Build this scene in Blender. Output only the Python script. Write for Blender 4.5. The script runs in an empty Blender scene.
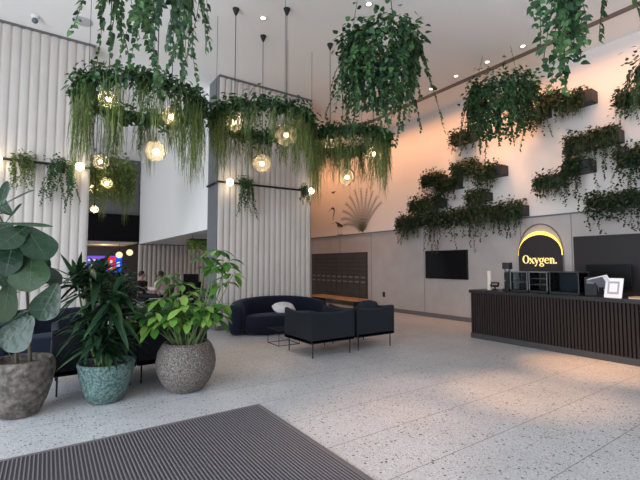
import bpy, math, random
from math import sin, cos, pi, radians
from mathutils import Vector as V, Matrix
random.seed(7)
C = bpy.context.scene.collection
U = random.uniform

# ------------------------------------------------------------------ mesh builder
class MB:
    def __init__(s): s.v = []; s.f = []
    def box(s, x0, y0, z0, x1, y1, z1):
        n = len(s.v)
        s.v += [(x, y, z) for z in (z0, z1) for x, y in ((x0, y0), (x1, y0), (x1, y1), (x0, y1))]
        s.f += [tuple(n + i for i in q) for q in ((3,2,1,0),(4,5,6,7),(0,1,5,4),(1,2,6,5),(2,3,7,6),(3,0,4,7))]
        return s
    def poly(s, pts):
        n = len(s.v); s.v += [tuple(p) for p in pts]; s.f.append(tuple(range(n, n + len(pts)))); return s
    def obox(s, c, ax, ay, az):            # oriented box: centre and three half axes
        n = len(s.v); c, ax, ay, az = V(c), V(ax), V(ay), V(az)
        for k in (-1, 1):
            for i, j in ((-1,-1),(1,-1),(1,1),(-1,1)): s.v.append(tuple(c + ax*i + ay*j + az*k))
        s.f += [tuple(n + i for i in q) for q in ((3,2,1,0),(4,5,6,7),(0,1,5,4),(1,2,6,5),(2,3,7,6),(3,0,4,7))]
        return s
    def tube(s, path, r, n=6, closed=False):
        path = [V(p) for p in path]; m = len(path); b = len(s.v)
        for i, p in enumerate(path):
            a = path[i-1] if (i or closed) else p
            c = path[(i+1) % m] if (i < m-1 or closed) else p
            d = (c - a).normalized()
            u = d.cross(V((0,0,1)))
            if u.length < .05: u = d.cross(V((0,1,0)))
            u.normalize(); w = d.cross(u)
            rr = r[i] if isinstance(r, (list, tuple)) else r
            for k in range(n):
                t = 2*pi*k/n; s.v.append(tuple(p + u*cos(t)*rr + w*sin(t)*rr))
        for i in range(m if closed else m-1):
            for k in range(n):
                j = (i+1) % m
                s.f.append((b+i*n+k, b+i*n+(k+1)%n, b+j*n+(k+1)%n, b+j*n+k))
        if not closed:
            s.f.append(tuple(b+k for k in range(n))[::-1]); s.f.append(tuple(b+(m-1)*n+k for k in range(n)))
        return s
    def lathe(s, prof, n=32, c=(0,0,0)):
        b = len(s.v); m = len(prof)
        for r, z in prof:
            for k in range(n):
                t = 2*pi*k/n; s.v.append((c[0]+r*cos(t), c[1]+r*sin(t), c[2]+z))
        for i in range(m-1):
            for k in range(n):
                s.f.append((b+i*n+k, b+i*n+(k+1)%n, b+(i+1)*n+(k+1)%n, b+(i+1)*n+k))
        if prof[0][0] > 1e-4: s.f.append(tuple(b+k for k in range(n))[::-1])
        if prof[-1][0] > 1e-4: s.f.append(tuple(b+(m-1)*n+k for k in range(n)))
        return s
    def ball(s, c, r, n=16, sq=(1,1,1)):
        m = n//2
        pr = [(max(1e-5, sin(pi*i/m)), -cos(pi*i/m)) for i in range(m+1)]
        b = len(s.v); s.lathe(pr, n)
        for i in range(b, len(s.v)):
            v = s.v[i]; s.v[i] = (c[0]+v[0]*r*sq[0], c[1]+v[1]*r*sq[1], c[2]+v[2]*r*sq[2])
        return s
    def leaf(s, p, d, n, L, W, prof, fold=.25, droop=0.):
        p, d, n = V(p), V(d).normalized(), V(n)
        sd = d.cross(n)
        if sd.length < 1e-3: sd = d.cross(V((.3,.9,.2)))
        sd.normalize(); n = sd.cross(d)
        b = len(s.v)
        for t, w in prof:
            c = p + d*(L*t); c.z -= droop*L*t*t
            hw = W*.5*w; up = n*(fold*hw)
            s.v += [tuple(c - sd*hw + up), tuple(c), tuple(c + sd*hw + up)]
        for i in range(len(prof)-1):
            a = b + 3*i
            s.f += [(a, a+1, a+4, a+3), (a+1, a+2, a+5, a+4)]
        return s
    def ribbon(s, path, w, n):              # flat strip of given width, facing n
        path = [V(p) for p in path]; n = V(n); b = len(s.v)
        for i, p in enumerate(path):
            a = path[max(0, i-1)]; c = path[min(len(path)-1, i+1)]
            d = c - a; sd = d.cross(n)
            if sd.length < 1e-6: sd = V((1,0,0))
            sd.normalize(); ww = (w[i] if isinstance(w, (list, tuple)) else w)*.5
            s.v += [tuple(p - sd*ww), tuple(p + sd*ww)]
        for i in range(len(path)-1):
            a = b + 2*i; s.f.append((a, a+1, a+3, a+2))
        return s
    def build(s, name, mat, parent=None, smooth=False, bevel=0, seg=2, loc=None):
        me = bpy.data.meshes.new(name); me.from_pydata(s.v, [], s.f); me.update()
        me.materials.append(mat)
        if smooth: me.shade_smooth()
        o = bpy.data.objects.new(name, me); C.objects.link(o)
        if parent: o.parent = parent
        if loc: o.location = loc
        if bevel:
            m = o.modifiers.new('bevel', 'BEVEL'); m.width = bevel; m.segments = seg; m.limit_method = 'ANGLE'
            me.shade_smooth()
            try:
                with bpy.context.temp_override(object=o, active_object=o, selected_objects=[o]): pass
            except Exception: pass
            m.harden_normals = False
            for pl in me.polygons: pl.use_smooth = bevel > .02
        return o

def thing(name, label, cat, loc=(0,0,0), rz=0, group=None):
    o = bpy.data.objects.new(name, None); C.objects.link(o)
    o.empty_display_size = .1; o.location = loc; o.rotation_euler = (0,0,rz)
    return tag(o, label, cat, group)
def tag(o, label, cat, group=None):
    o['label'] = label; o['category'] = cat
    if group: o['group'] = group
    return o
def struct(o): o['kind'] = 'structure'; return o
def dup(root, loc, rz=None, label=None, group=None):
    r = root.copy(); C.objects.link(r); r.location = loc
    if rz is not None: r.rotation_euler = (0,0,rz)
    if label: r['label'] = label
    if group: r['group'] = group
    for ch in list(root.children):
        c = ch.copy(); C.objects.link(c); c.parent = r
        for g in ch.children:
            d = g.copy(); C.objects.link(d); d.parent = c
    return r

# ------------------------------------------------------------------ materials
def nodes(name):
    m = bpy.data.materials.new(name); m.use_nodes = True
    nt = m.node_tree; return m, nt, nt.nodes['Principled BSDF']
def flat(name, col, rough=.6, metal=0., spec=.5, emis=None, es=0):
    m, nt, b = nodes(name)
    b.inputs['Base Color'].default_value = (*col, 1); b.inputs['Roughness'].default_value = rough
    b.inputs['Metallic'].default_value = metal; b.inputs['Specular IOR Level'].default_value = spec
    if emis: b.inputs['Emission Color'].default_value = (*emis, 1); b.inputs['Emission Strength'].default_value = es
    return m
def noisy(name, c1, c2, scale=8, rough=.7, bump=0., detail=6, lo=.35, hi=.65, bscale=None, spec=.5, sheen=0):
    m, nt, b = nodes(name); N = nt.nodes; L = nt.links
    tc = N.new('ShaderNodeTexCoord'); no = N.new('ShaderNodeTexNoise'); no.inputs['Scale'].default_value = scale
    no.inputs['Detail'].default_value = detail
    cr = N.new('ShaderNodeValToRGB'); cr.color_ramp.elements[0].position = lo; cr.color_ramp.elements[1].position = hi
    cr.color_ramp.elements[0].color = (*c1, 1); cr.color_ramp.elements[1].color = (*c2, 1)
    L.new(tc.outputs['Object'], no.inputs['Vector']); L.new(no.outputs['Fac'], cr.inputs['Fac']); L.new(cr.outputs['Color'], b.inputs['Base Color'])
    b.inputs['Roughness'].default_value = rough; b.inputs['Specular IOR Level'].default_value = spec
    if sheen: b.inputs['Sheen Weight'].default_value = sheen; b.inputs['Sheen Tint'].default_value = (.55,.65,1,1); b.inputs['Sheen Roughness'].default_value = .4
    if bump:
        n2 = N.new('ShaderNodeTexNoise'); n2.inputs['Scale'].default_value = bscale or scale*2; n2.inputs['Detail'].default_value = 6
        L.new(tc.outputs['Object'], n2.inputs['Vector'])
        bp = N.new('ShaderNodeBump'); bp.inputs['Strength'].default_value = bump; bp.inputs['Distance'].default_value = .02
        L.new(n2.outputs['Fac'], bp.inputs['Height']); L.new(bp.outputs['Normal'], b.inputs['Normal'])
    return m
def leafmat(name, cols, rough=.4, trans=.25, spec=.3, bump=0):
    m, nt, b = nodes(name); N = nt.nodes; L = nt.links
    g = N.new('ShaderNodeNewGeometry'); cr = N.new('ShaderNodeValToRGB')
    els = cr.color_ramp.elements
    while len(els) < len(cols): els.new(.5)
    for i, c in enumerate(cols): els[i].position = i/(len(cols)-1); els[i].color = (*c, 1)
    L.new(g.outputs['Random Per Island'], cr.inputs['Fac']); L.new(cr.outputs['Color'], b.inputs['Base Color'])
    b.inputs['Roughness'].default_value = rough; b.inputs['Specular IOR Level'].default_value = spec
    if bump:
        tc = N.new('ShaderNodeTexCoord'); no = N.new('ShaderNodeTexNoise'); no.inputs['Scale'].default_value = 9; no.inputs['Detail'].default_value = 2
        bp = N.new('ShaderNodeBump'); bp.inputs['Strength'].default_value = bump; bp.inputs['Distance'].default_value = .05
        L.new(tc.outputs['Object'], no.inputs['Vector']); L.new(no.outputs['Fac'], bp.inputs['Height']); L.new(bp.outputs['Normal'], b.inputs['Normal'])
    t = N.new('ShaderNodeBsdfTranslucent'); L.new(cr.outputs['Color'], t.inputs['Color'])
    mx = N.new('ShaderNodeMixShader'); mx.inputs['Fac'].default_value = trans
    out = N['Material Output']; L.new(b.outputs[0], mx.inputs[1]); L.new(t.outputs[0], mx.inputs[2]); L.new(mx.outputs[0], out.inputs['Surface'])
    return m
def emit(name, col, s):
    m = bpy.data.materials.new(name); m.use_nodes = True; nt = m.node_tree; nt.nodes.clear()
    e = nt.nodes.new('ShaderNodeEmission'); o = nt.nodes.new('ShaderNodeOutputMaterial')
    e.inputs[0].default_value = (*col, 1); e.inputs[1].default_value = s; nt.links.new(e.outputs[0], o.inputs[0]); return m
def glassy(name, tint=(1,1,1), diff=.1, dcol=(1,.9,.7)):
    m = bpy.data.materials.new(name); m.use_nodes = True; nt = m.node_tree; nt.nodes.clear(); N = nt.nodes; L = nt.links
    o = N.new('ShaderNodeOutputMaterial'); t = N.new('ShaderNodeBsdfTransparent'); t.inputs[0].default_value = (*tint, 1)
    g = N.new('ShaderNodeBsdfGlossy'); g.inputs['Roughness'].default_value = .03
    d = N.new('ShaderNodeBsdfTranslucent'); d.inputs[0].default_value = (*dcol, 1)
    lw = N.new('ShaderNodeLayerWeight'); lw.inputs[0].default_value = .12
    a = N.new('ShaderNodeMixShader'); a.inputs[0].default_value = diff
    b = N.new('ShaderNodeMixShader')
    L.new(t.outputs[0], a.inputs[1]); L.new(d.outputs[0], a.inputs[2]); L.new(lw.outputs['Fresnel'], b.inputs[0])
    L.new(a.outputs[0], b.inputs[1]); L.new(g.outputs[0], b.inputs[2]); L.new(b.outputs[0], o.inputs[0]); return m

def terrazzo():
    m, nt, b = nodes('terrazzo'); N = nt.nodes; L = nt.links
    tc = N.new('ShaderNodeTexCoord')
    def ramp(stops, interp='CONSTANT'):
        r = N.new('ShaderNodeValToRGB'); r.color_ramp.interpolation = interp; e = r.color_ramp.elements
        while len(e) < len(stops): e.new(.5)
        for i, (p, c) in enumerate(stops): e[i].position = p; e[i].color = (*c, 1)
        return r
    def chips(scale, frac, thr):
        vo = N.new('ShaderNodeTexVoronoi'); vo.inputs['Scale'].default_value = scale
        L.new(tc.outputs['Object'], vo.inputs['Vector'])
        lt = N.new('ShaderNodeMath'); lt.operation = 'LESS_THAN'; lt.inputs[1].default_value = thr
        L.new(vo.outputs['Distance'], lt.inputs[0])
        sp = N.new('ShaderNodeSeparateColor'); L.new(vo.outputs['Color'], sp.inputs[0])
        l2 = N.new('ShaderNodeMath'); l2.operation = 'LESS_THAN'; l2.inputs[1].default_value = frac; L.new(sp.outputs[0], l2.inputs[0])
        mu = N.new('ShaderNodeMath'); mu.operation = 'MULTIPLY'; L.new(lt.outputs[0], mu.inputs[0]); L.new(l2.outputs[0], mu.inputs[1])
        return mu, sp
    def mix(fac, a, bcol):
        x = N.new('ShaderNodeMix'); x.data_type = 'RGBA'
        L.new(fac, x.inputs[0])
        for k, q in ((6, a), (7, bcol)):
            if isinstance(q, tuple): x.inputs[k].default_value = (*q, 1)
            else: L.new(q, x.inputs[k])
        return x.outputs[2]
    no = N.new('ShaderNodeTexNoise'); no.inputs['Scale'].default_value = 1.3; L.new(tc.outputs['Object'], no.inputs['Vector'])
    r0 = ramp([(.3, (.425,.42,.43)), (.7, (.49,.485,.495))], 'LINEAR'); L.new(no.outputs['Fac'], r0.inputs['Fac'])
    col = r0.outputs[0]
    c1, s1 = chips(115, .40, .38); rr = ramp([(0,(.22,.21,.20)),(.4,(.76,.75,.74)),(.75,(.42,.37,.33))]); L.new(s1.outputs[1], rr.inputs['Fac']); col = mix(c1.outputs[0], col, rr.outputs[0])
    c2, s2 = chips(58, .42, .34); r2 = ramp([(0,(.10,.095,.095)),(.5,(.70,.69,.68)),(.72,(.33,.29,.26))]); L.new(s2.outputs[1], r2.inputs['Fac']); col = mix(c2.outputs[0], col, r2.outputs[0])
    c3, s3 = chips(26, .22, .29); r3 = ramp([(0,(.07,.065,.065)),(.7,(.20,.18,.17))]); L.new(s3.outputs[1], r3.inputs['Fac']); col = mix(c3.outputs[0], col, r3.outputs[0])
    # tile joints
    sx = N.new('ShaderNodeSeparateXYZ'); L.new(tc.outputs['Object'], sx.inputs[0])
    def joint(out, off, step, w):
        a = N.new('ShaderNodeMath'); a.operation = 'SUBTRACT'; a.inputs[1].default_value = off; L.new(out, a.inputs[0])
        p = N.new('ShaderNodeMath'); p.operation = 'PINGPONG'; p.inputs[1].default_value = step/2; L.new(a.outputs[0], p.inputs[0])
        l = N.new('ShaderNodeMath'); l.operation = 'LESS_THAN'; l.inputs[1].default_value = w; L.new(p.outputs[0], l.inputs[0]); return l.outputs[0]
    col = mix(joint(sx.outputs[1], 1.6, .6925, .0042), col, (.2,.185,.175))
    col = mix(joint(sx.outputs[0], .75, 1.385, .0013), col, (.34,.33,.32))
    L.new(col, b.inputs['Base Color'])
    b.inputs['Roughness'].default_value = .36; b.inputs['Specular IOR Level'].default_value = .4
    return m
def matstripe():
    m, nt, b = nodes('mat_ribs'); N = nt.nodes; L = nt.links
    tc = N.new('ShaderNodeTexCoord'); sx = N.new('ShaderNodeSeparateXYZ'); L.new(tc.outputs['Object'], sx.inputs[0])
    no = N.new('ShaderNodeTexNoise'); no.inputs['Scale'].default_value = 60; L.new(tc.outputs['Object'], no.inputs['Vector'])
    cr = N.new('ShaderNodeValToRGB'); cr.color_ramp.elements[0].color = (.040,.034,.040,1); cr.color_ramp.elements[1].color = (.06,.056,.062,1)
    L.new(no.outputs['Fac'], cr.inputs['Fac']); L.new(cr.outputs[0], b.inputs['Base Color']); b.inputs['Roughness'].default_value = .75
    b.inputs['Specular IOR Level'].default_value = .3
    return m

M = dict(
 floor=terrazzo(), mat=matstripe(), matlight=flat('mat_aluminium_strip', (.17,.15,.16), .6, .1),
 ceil=flat('ceiling_paint', (.89,.86,.845), .9, spec=.2), wallup=flat('wall_paint', (.72,.645,.60), .9, spec=.2),
 white=flat('white_paint', (.72,.71,.70), .85, spec=.2), panel=noisy('taupe_panel', (.385,.335,.31), (.425,.37,.345), 2, .55),
 rib=noisy('ribbed_cladding', (.48,.43,.395), (.52,.47,.435), 1.5, .75), seam=flat('seam', (.22,.2,.19), .8),
 base=flat('skirting', (.12,.11,.11), .5), slot=flat('slot_brown', (.16,.13,.12), .6), dark=flat('dark_grey', (.022,.022,.025), .55, spec=.3),
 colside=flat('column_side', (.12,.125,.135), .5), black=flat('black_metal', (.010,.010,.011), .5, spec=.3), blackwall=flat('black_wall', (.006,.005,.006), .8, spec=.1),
 greywall=flat('grey_wall', (.12,.12,.125), .6), navy=noisy('navy_boucle', (.006,.0075,.014), (.013,.015,.026), 90, .95, .35, spec=.12, sheen=.12),
 chair=noisy('charcoal_felt', (.010,.012,.015), (.018,.021,.025), 120, .9, .2, spec=.15, sheen=.08), pillow=flat('pale_cushion', (.62,.61,.60), .9),
 greypillow=flat('grey_cushion', (.36,.37,.41), .9), wood=noisy('warm_wood', (.36,.17,.08), (.50,.26,.13), 4, .45),
 slat=flat('dark_stained_slat', (.026,.018,.0155), .6, spec=.15), slatgap=flat('dark_gap', (.006,.005,.005), .9, spec=.1), ctop=flat('counter_top', (.014,.013,.013), .4, spec=.35),
 plinth=flat('plinth_metal', (.042,.036,.035), .55, .1), bronze=noisy('bronze_door', (.055,.043,.036), (.075,.058,.048), 6, .38, spec=.5), bronze2=flat('bronze_edge', (.03,.024,.02), .5),
 label=flat('label_slot', (.26,.23,.21), .35, .5), screen=flat('black_screen', (.004,.004,.005), .3, spec=.2), sign=flat('sign_brown', (.036,.028,.028), .6, spec=.2), nichem=flat('niche_dark', (.024,.019,.02), .5, spec=.25),
 led=emit('led_yellow', (1,.60,.11), 2.6), letters=emit('lit_letters', (1,.72,.26), 1.5), bulb=emit('warm_bulb', (1,.80,.50), 22), spotem=emit('downlight_glow', (1,.8,.6), 5),
 globe=glassy('globe_glass', (1,.98,.95), .24, (1,.94,.82)), case=glassy('case_glass', (.75,.80,.82), .02, (.6,.7,.75)),
 steel=flat('steel', (.22,.22,.225), .4, .7), beige=flat('beige_paper', (.60,.50,.42), .7), paper=flat('white_card', (.80,.78,.80), .6), inkgrey=flat('grey_print', (.35,.36,.40), .6), screengrey=flat('screen_grey', (.16,.16,.17), .3),
 cream=flat('cream_tray', (.62,.52,.42), .6),
 pot1=noisy('stone_pot', (.05,.038,.032), (.185,.155,.135), 16, .85, .8, lo=.35, hi=.72, bscale=30), pot2=noisy('teal_pot', (.032,.072,.068), (.14,.205,.185), 38, .6, .7, lo=.4, hi=.62, bscale=45),
 pot3=noisy('speckled_pot', (.055,.042,.037), (.225,.19,.17), 55, .8, .7, lo=.38, hi=.68, bscale=55), soil=noisy('soil', (.025,.016,.011), (.09,.06,.04), 40, .95, .6), rim=flat('pot_rim', (.16,.14,.125), .8),
 stem=flat('woody_stem', (.07,.05,.03), .8), gstem=flat('green_stem', (.10,.15,.05), .6), vine=flat('vine_stem', (.06,.075,.03), .7), basket=flat('planter_iron', (.015,.014,.013), .6),
 ivy=leafmat('pothos_leaf', [(.012,.035,.016),(.03,.075,.035),(.05,.12,.04),(.09,.17,.06)], .35, .22),
 ringleaf=leafmat('ring_leaf', [(.012,.034,.014),(.032,.075,.026),(.07,.14,.045)], .45, .2),
 grass=leafmat('trailing_grass', [(.04,.07,.018),(.09,.14,.035),(.16,.21,.06),(.25,.29,.11)], .5, .35),
 boxleaf=leafmat('box_leaf', [(.007,.016,.008),(.016,.034,.014),(.035,.06,.022)], .45, .2), boxgrass=leafmat('box_grass', [(.035,.05,.018),(.10,.12,.05)], .5, .3),
 lemon=leafmat('lime_leaf', [(.08,.13,.03),(.19,.28,.07),(.33,.42,.13)], .45, .3),
 fig=leafmat('fig_leaf', [(.004,.016,.010),(.008,.026,.013),(.016,.042,.02),(.045,.075,.035)], .30, .12, .4, .28), vein=flat('leaf_vein', (.07,.11,.05), .5),
 drac=leafmat('strap_leaf', [(.008,.025,.012),(.02,.05,.024),(.035,.085,.03)], .3, .15),
 scheff=leafmat('umbrella_leaf', [(.02,.07,.018),(.05,.15,.025),(.12,.26,.045),(.27,.42,.09)], .35, .35),
 skin=flat('skin', (.45,.27,.19), .6), cloth1=flat('black_shirt', (.012,.012,.016), .9), cloth2=flat('pale_pink_top', (.74,.55,.54), .9), trousers=flat('dark_trousers', (.02,.02,.028), .9), hair=flat('dark_hair', (.02,.012,.009), .6), eye=flat('eye', (.01,.01,.01), .2),
 brownchair=flat('brown_leather', (.11,.065,.04), .5), mural=flat('mural_black', (.05,.045,.035), .9), murald=flat('mural_olive', (.13,.10,.065), .9), muralgreen=flat('mural_green', (.11,.11,.055), .9), muralgrey=flat('mural_grey', (.50,.42,.36), .9),
 tvblue=emit('tv_blue', (.02,.10,.75), 1.1), tvred=emit('tv_red', (.85,.03,.05), 1.0), tvwhite=emit('tv_white', (.8,.75,.9), .9), tvpurple=emit('tv_purple', (.35,.12,.6), .9),
)

# ------------------------------------------------------------------ the setting
CZ = 6.5
struct(MB().box(-6,-4,-.2,10.3,26,0).build('floor', M['floor']))
struct(MB().box(-6,-4,CZ,10.3,26,CZ+.2).build('ceiling', M['ceil']))
struct(MB().box(10,-4,2.8,10.3,26,CZ).build('wall_right', M['wallup']))
struct(MB().box(9.93,-4,0,10.3,26,2.80).build('wall_right_lower', M['panel']))
struct(MB().box(9.9,-4,2.80,10.02,16,2.835).build('trim_1', M['base']))
struct(MB().box(9.91,-4,0,9.94,26,.13).build('baseboard_right', M['base']))
sm = MB()
for y in (13.0, 11.1, 8.59, 5.43, 4.24, .9): sm.box(9.922, y-.008, .13, 9.935, y+.008, 2.80)
struct(sm.build('trim_2', M['seam']))
struct(MB().box(8.86,-4,CZ-.012,9.02,15,CZ+.01).build('trim_3', M['slot']))       # slot in the ceiling
struct(MB().box(-6,25.8,0,10.3,26,CZ).build('wall_back', M['greywall']))
def ribs(mb, x0, x1, z0, z1, y, w, dep, n=8):
    k = max(1, round((x1-x0)/w)); w = (x1-x0)/k
    for i in range(k):
        a = x0 + i*w; b = len(mb.v)
        for j in range(n+1):
            t = j/n; d = dep*math.sqrt(max(0, 1-(2*t-1)**2))*.92 + dep*.08*(0 < t < 1)
            for z in (z0, z1): mb.v.append((a+w*t, y-d, z))
        for j in range(n): q = b+2*j; mb.f.append((q, q+2, q+3, q+1))
    return mb
struct(MB().box(-6,9.92,0,.70,10.4,CZ).build('wall_left', M['rib']))
struct(ribs(MB(), -6, .70, 0, CZ-.04, 9.93, .158, .036).build('wall_left_cladding', M['rib'], smooth=True))
struct(MB().box(-6,9.86,CZ-.04,.72,9.94,CZ).build('trim_4', M['base']))
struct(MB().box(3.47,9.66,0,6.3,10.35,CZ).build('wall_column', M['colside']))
struct(ribs(MB(), 3.5, 6.29, .12, CZ-.05, 9.66, .164, .038).build('wall_column_cladding', M['rib'], smooth=True))
struct(MB().box(3.5,9.6,0,6.29,9.68,.12).build('baseboard_column', M['base']))
struct(MB().box(3.47,9.6,CZ-.05,6.31,9.68,CZ).build('trim_5', M['base']))
struct(MB().box(3.49,10.35,2.57,6.3,20.0,CZ).build('wall_upper', M['white']))       # white box over the passage
struct(MB().box(3.49,19.7,0,10,20.0,2.57).build('wall_far', M['rib']))
struct(ribs(MB(), 3.42, 9.9, 0, 2.53, 19.68, .2, .06, 6).build('wall_far_cladding', M['rib'], smooth=True))
struct(MB().box(3.42,19.6,2.53,9.9,19.72,2.575).build('trim_6', M['base']))
struct(MB().box(-6,19.9,2.68,3.47,20.3,3.9).build('wall_fascia', M['blackwall']))
struct(MB().box(-6,20.1,3.9,3.47,20.3,CZ).build('wall_gallery', M['greywall']))
struct(MB().box(-6,20.3,2.62,3.47,25.8,2.68).build('trim_7', M['white']))           # lower ceiling of the bar
# window walls (daylight side, left of and behind the camera)
for nm, pts in (('window_1', [(-6, y) for y in (-4,-1.3,1.4,4.1,6.8,9.5)]), ('window_2', [(x, -4) for x in (-6,-2.8,.4,3.6,6.8,10)])):
    w = MB()
    for x, y in pts: w.box(x-.05, y-.05, 0, x+.05, y+.05, CZ)
    (xa, ya), (xb, yb) = pts[0], pts[-1]
    for z in (.05, 3.0, 6.4): w.box(xa-.04, ya-.04, z-.05, xb+.04, yb+.04, z+.05)
    struct(w.build(nm, M['black']))

# mat
mt = thing('entrance_mat', 'large dark grey ribbed entrance mat lying on the terrazzo floor', 'mat', (-2.4,-1.5,0))
MB().box(0,0,0,4.5,5.82,.012).build('mat_base', M['mat'], mt)
st = MB(); x = .03
while x < 4.48: st.box(x, .03, .012, x+.009, 5.79, .017); x += .0295
st.build('rib', M['matlight'], mt)['kind'] = 'stuff'
MB().box(0,5.79,.012,4.5,5.82,.018).box(4.47,0,.012,4.5,5.79,.018).build('edge_trim', M['base'], mt)

# ------------------------------------------------------------------ reception
cnt = thing('reception_counter', 'long dark brown reception counter with vertical slats and black top', 'counter', (7.92,5.54,0))
Lc = 7.2
MB().box(.04,-Lc,.1,.75,0-.01,1.0).build('body', M['slatgap'], cnt)
s = MB(); y = -.02
while y > -Lc: s.box(-.0, y-.036, .12, .05, y, 1.0); y -= .0575
s.build('slat_front', M['slat'], cnt)
MB().box(-.02,-Lc,1.0,.82,.02,1.07).build('top', M['ctop'], cnt, bevel=.004)
MB().box(.0,-Lc,0,.75,0,.115).build('plinth', M['plinth'], cnt)

nd = tag(MB().box(9.86,.4,.9,9.928,4.18,2.27).build('backing_panel', M['nichem']), 'large dark brown rectangular backing panel on the wall behind the counter', 'panel')
# sign: arch
sg = thing('wall_sign', 'dark arched wall sign with lit yellow crescent reading Oxygen', 'sign', (9.93,4.94,-.04))
def arch(w, zs, zt, n=28):      # outline in (y,z), semi-ellipse top
    return [(w*cos(pi*i/n), zs + (zt-zs)*sin(pi*i/n)) for i in range(n+1)]
a = MB(); o = arch(.51, 1.95, 2.40); o = [(.51,.95)] + o + [(-.51,.95)]
n0 = len(o)
for xx in (-.09, -.05):
    a.v += [(xx, y, z) for y, z in o]
a.f.append(tuple(range(n0))); a.f.append(tuple(range(n0, 2*n0))[::-1])
for i in range(n0): j = (i+1) % n0; a.f.append((i, j, n0+j, n0+i))
a.build('arch_board', M['sign'], sg)
hp = MB(); hp.tube([(-.05, y, z) for y, z in [(.52,1.4)] + arch(.52, 2.0, 2.665, 40) + [(-.52,1.4)]], .014, 6); hp.build('hoop', M['base'], sg)
cr_ = MB(); ou = arch(.522, 1.90, 2.485, 40); inn = arch(.512, 1.90, 2.395, 40)
for i in range(40):
    (y0,z0),(y1,z1),(y2,z2),(y3,z3) = ou[i], ou[i+1], inn[i+1], inn[i]
    b = len(cr_.v)
    for xx in (-.088, -.045): cr_.v += [(xx,y0,z0),(xx,y1,z1),(xx,y2,z2),(xx,y3,z3)]
    cr_.f += [(b,b+1,b+2,b+3),(b+7,b+6,b+5,b+4),(b,b+4,b+5,b+1),(b+3,b+2,b+6,b+7)]
cr_.build('led_crescent', M['led'], sg)
# lettering, (u right, v up) strokes with widths; u runs to -y
def stroke(mb, pts, ws, o=(0,0), k=1):
    mb.ribbon([(-.096, -(o[0]+u)*k, (o[1]+v)*k) for u, v in pts], [w*k*1.2 for w in ws], (-1,0,0))
def arc(cx, cy, rx, ry, a0, a1, n=20): return [(cx+rx*cos(radians(a0+(a1-a0)*i/n)), cy+ry*sin(radians(a0+(a1-a0)*i/n))) for i in range(n+1)]
def wv(a0, a1, thick, thin, n=20): return [thin+(thick-thin)*abs(cos(radians(a0+(a1-a0)*i/n)))**1.3 for i in range(n+1)]
lt = MB(); K = .36
def word():
    x = 0
    stroke(lt, arc(x+.36,.5,.31,.46,0,360,32), wv(0,360,.17,.05,32), (0,0)); x += .80          # O
    stroke(lt, [(x+.02,.62),(x+.48,.02)], [.16,.16]); stroke(lt, [(x+.46,.62),(x+.04,.02)], [.06,.06])   # x
    stroke(lt, [(x-.04,.63),(x+.17,.63)], [.06,.06]); stroke(lt, [(x+.35,.63),(x+.53,.63)], [.06,.06]); stroke(lt, [(x-.04,.03),(x+.15,.03)], [.06,.06]); stroke(lt, [(x+.33,.03),(x+.56,.03)], [.06,.06]); x += .56
    stroke(lt, [(x+.06,.62),(x+.28,.06)], [.16,.16]); stroke(lt, [(x+.48,.62),(x+.26,.02),(x+.16,-.22),(x+.03,-.27)], [.06,.07,.08,.14]); stroke(lt, [(x-.03,.63),(x+.20,.63)], [.06,.06]); stroke(lt, [(x+.38,.63),(x+.56,.63)], [.06,.06]); x += .54
    stroke(lt, arc(x+.25,.40,.18,.21,0,360,24), wv(0,360,.14,.05,24)); stroke(lt, [(x+.36,.56),(x+.56,.66)], [.06,.10])                        # g
    stroke(lt, [(x+.16,.20),(x+.10,.10),(x+.22,.04),(x+.42,.0)], [.05,.08,.11,.11]); stroke(lt, arc(x+.27,-.16,.22,.14,30,390,24), wv(30,390,.11,.07,24)); x += .60
    stroke(lt, arc(x+.27,.33,.22,.29,20,320,24), wv(20,320,.15,.06,24)); stroke(lt, [(x+.10,.36),(x+.49,.40)], [.05,.05]); x += .56            # e
    stroke(lt, [(x+.12,.62),(x+.12,.02)], [.16,.16]); stroke(lt, [(x,.63),(x+.14,.63)], [.06,.06]); stroke(lt, [(x,.03),(x+.27,.03)], [.06,.06])
    stroke(lt, [(x+.16,.50),(x+.30,.62),(x+.42,.52),(x+.43,.02)], [.05,.10,.15,.15]); stroke(lt, [(x+.33,.03),(x+.58,.03)], [.06,.06]); x += .62   # n
    stroke(lt, arc(x+.07,.07,.045,.045,0,360,12), [.09]*13)
    return x + .14
wl = word(); kk = .80/wl
lt.v = [(v[0], v[1]*kk+.40, v[2]*kk+1.70) for v in lt.v]
lt.build('lettering', M['letters'], sg)
MB().box(-.093,-.30,1.585,-.090,.30,1.592).build('thin_line', M['plinth'], sg)

def monitor(name, label, cat, loc, w, h, rz, stand=.12, tilt=0, mat='screen', thick=.03):
    t = thing(name, label, cat, loc, rz)
    MB().box(-thick,-w/2,stand,0,w/2,stand+h).build('screen', M[mat], t, bevel=.004)
    MB().box(0,-.03,.01,.03,.03,stand+.08).build('stand', M['black'], t)
    MB().box(-.1,-.12,0,.1,.12,.012).build('base', M['black'], t)
    return t
tv = thing('wall_television', 'black flat television mounted on the taupe wall panels', 'television', (9.93,7.73,1.2))
MB().box(-.07,-.76,0,-.02,.76,.86).build('bezel', M['black'], tv, bevel=.006)
MB().box(-.074,-.745,.015,-.0705,.745,.845).build('display', M['screen'], tv)
MB().box(-.02,-.2,.3,0,.2,.6).build('bracket', M['black'], tv)
monitor('back_monitor', 'wide black monitor in front of the dark backing panel', 'monitor', (9.55,3.41,1.08), .80, .50, 0, .06)
tag(MB().box(9.25,.4,0,9.855,4.3,1.08).build('back_cabinet', M['nichem']), 'low dark cabinet standing against the backing panel behind the counter', 'cabinet')

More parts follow.
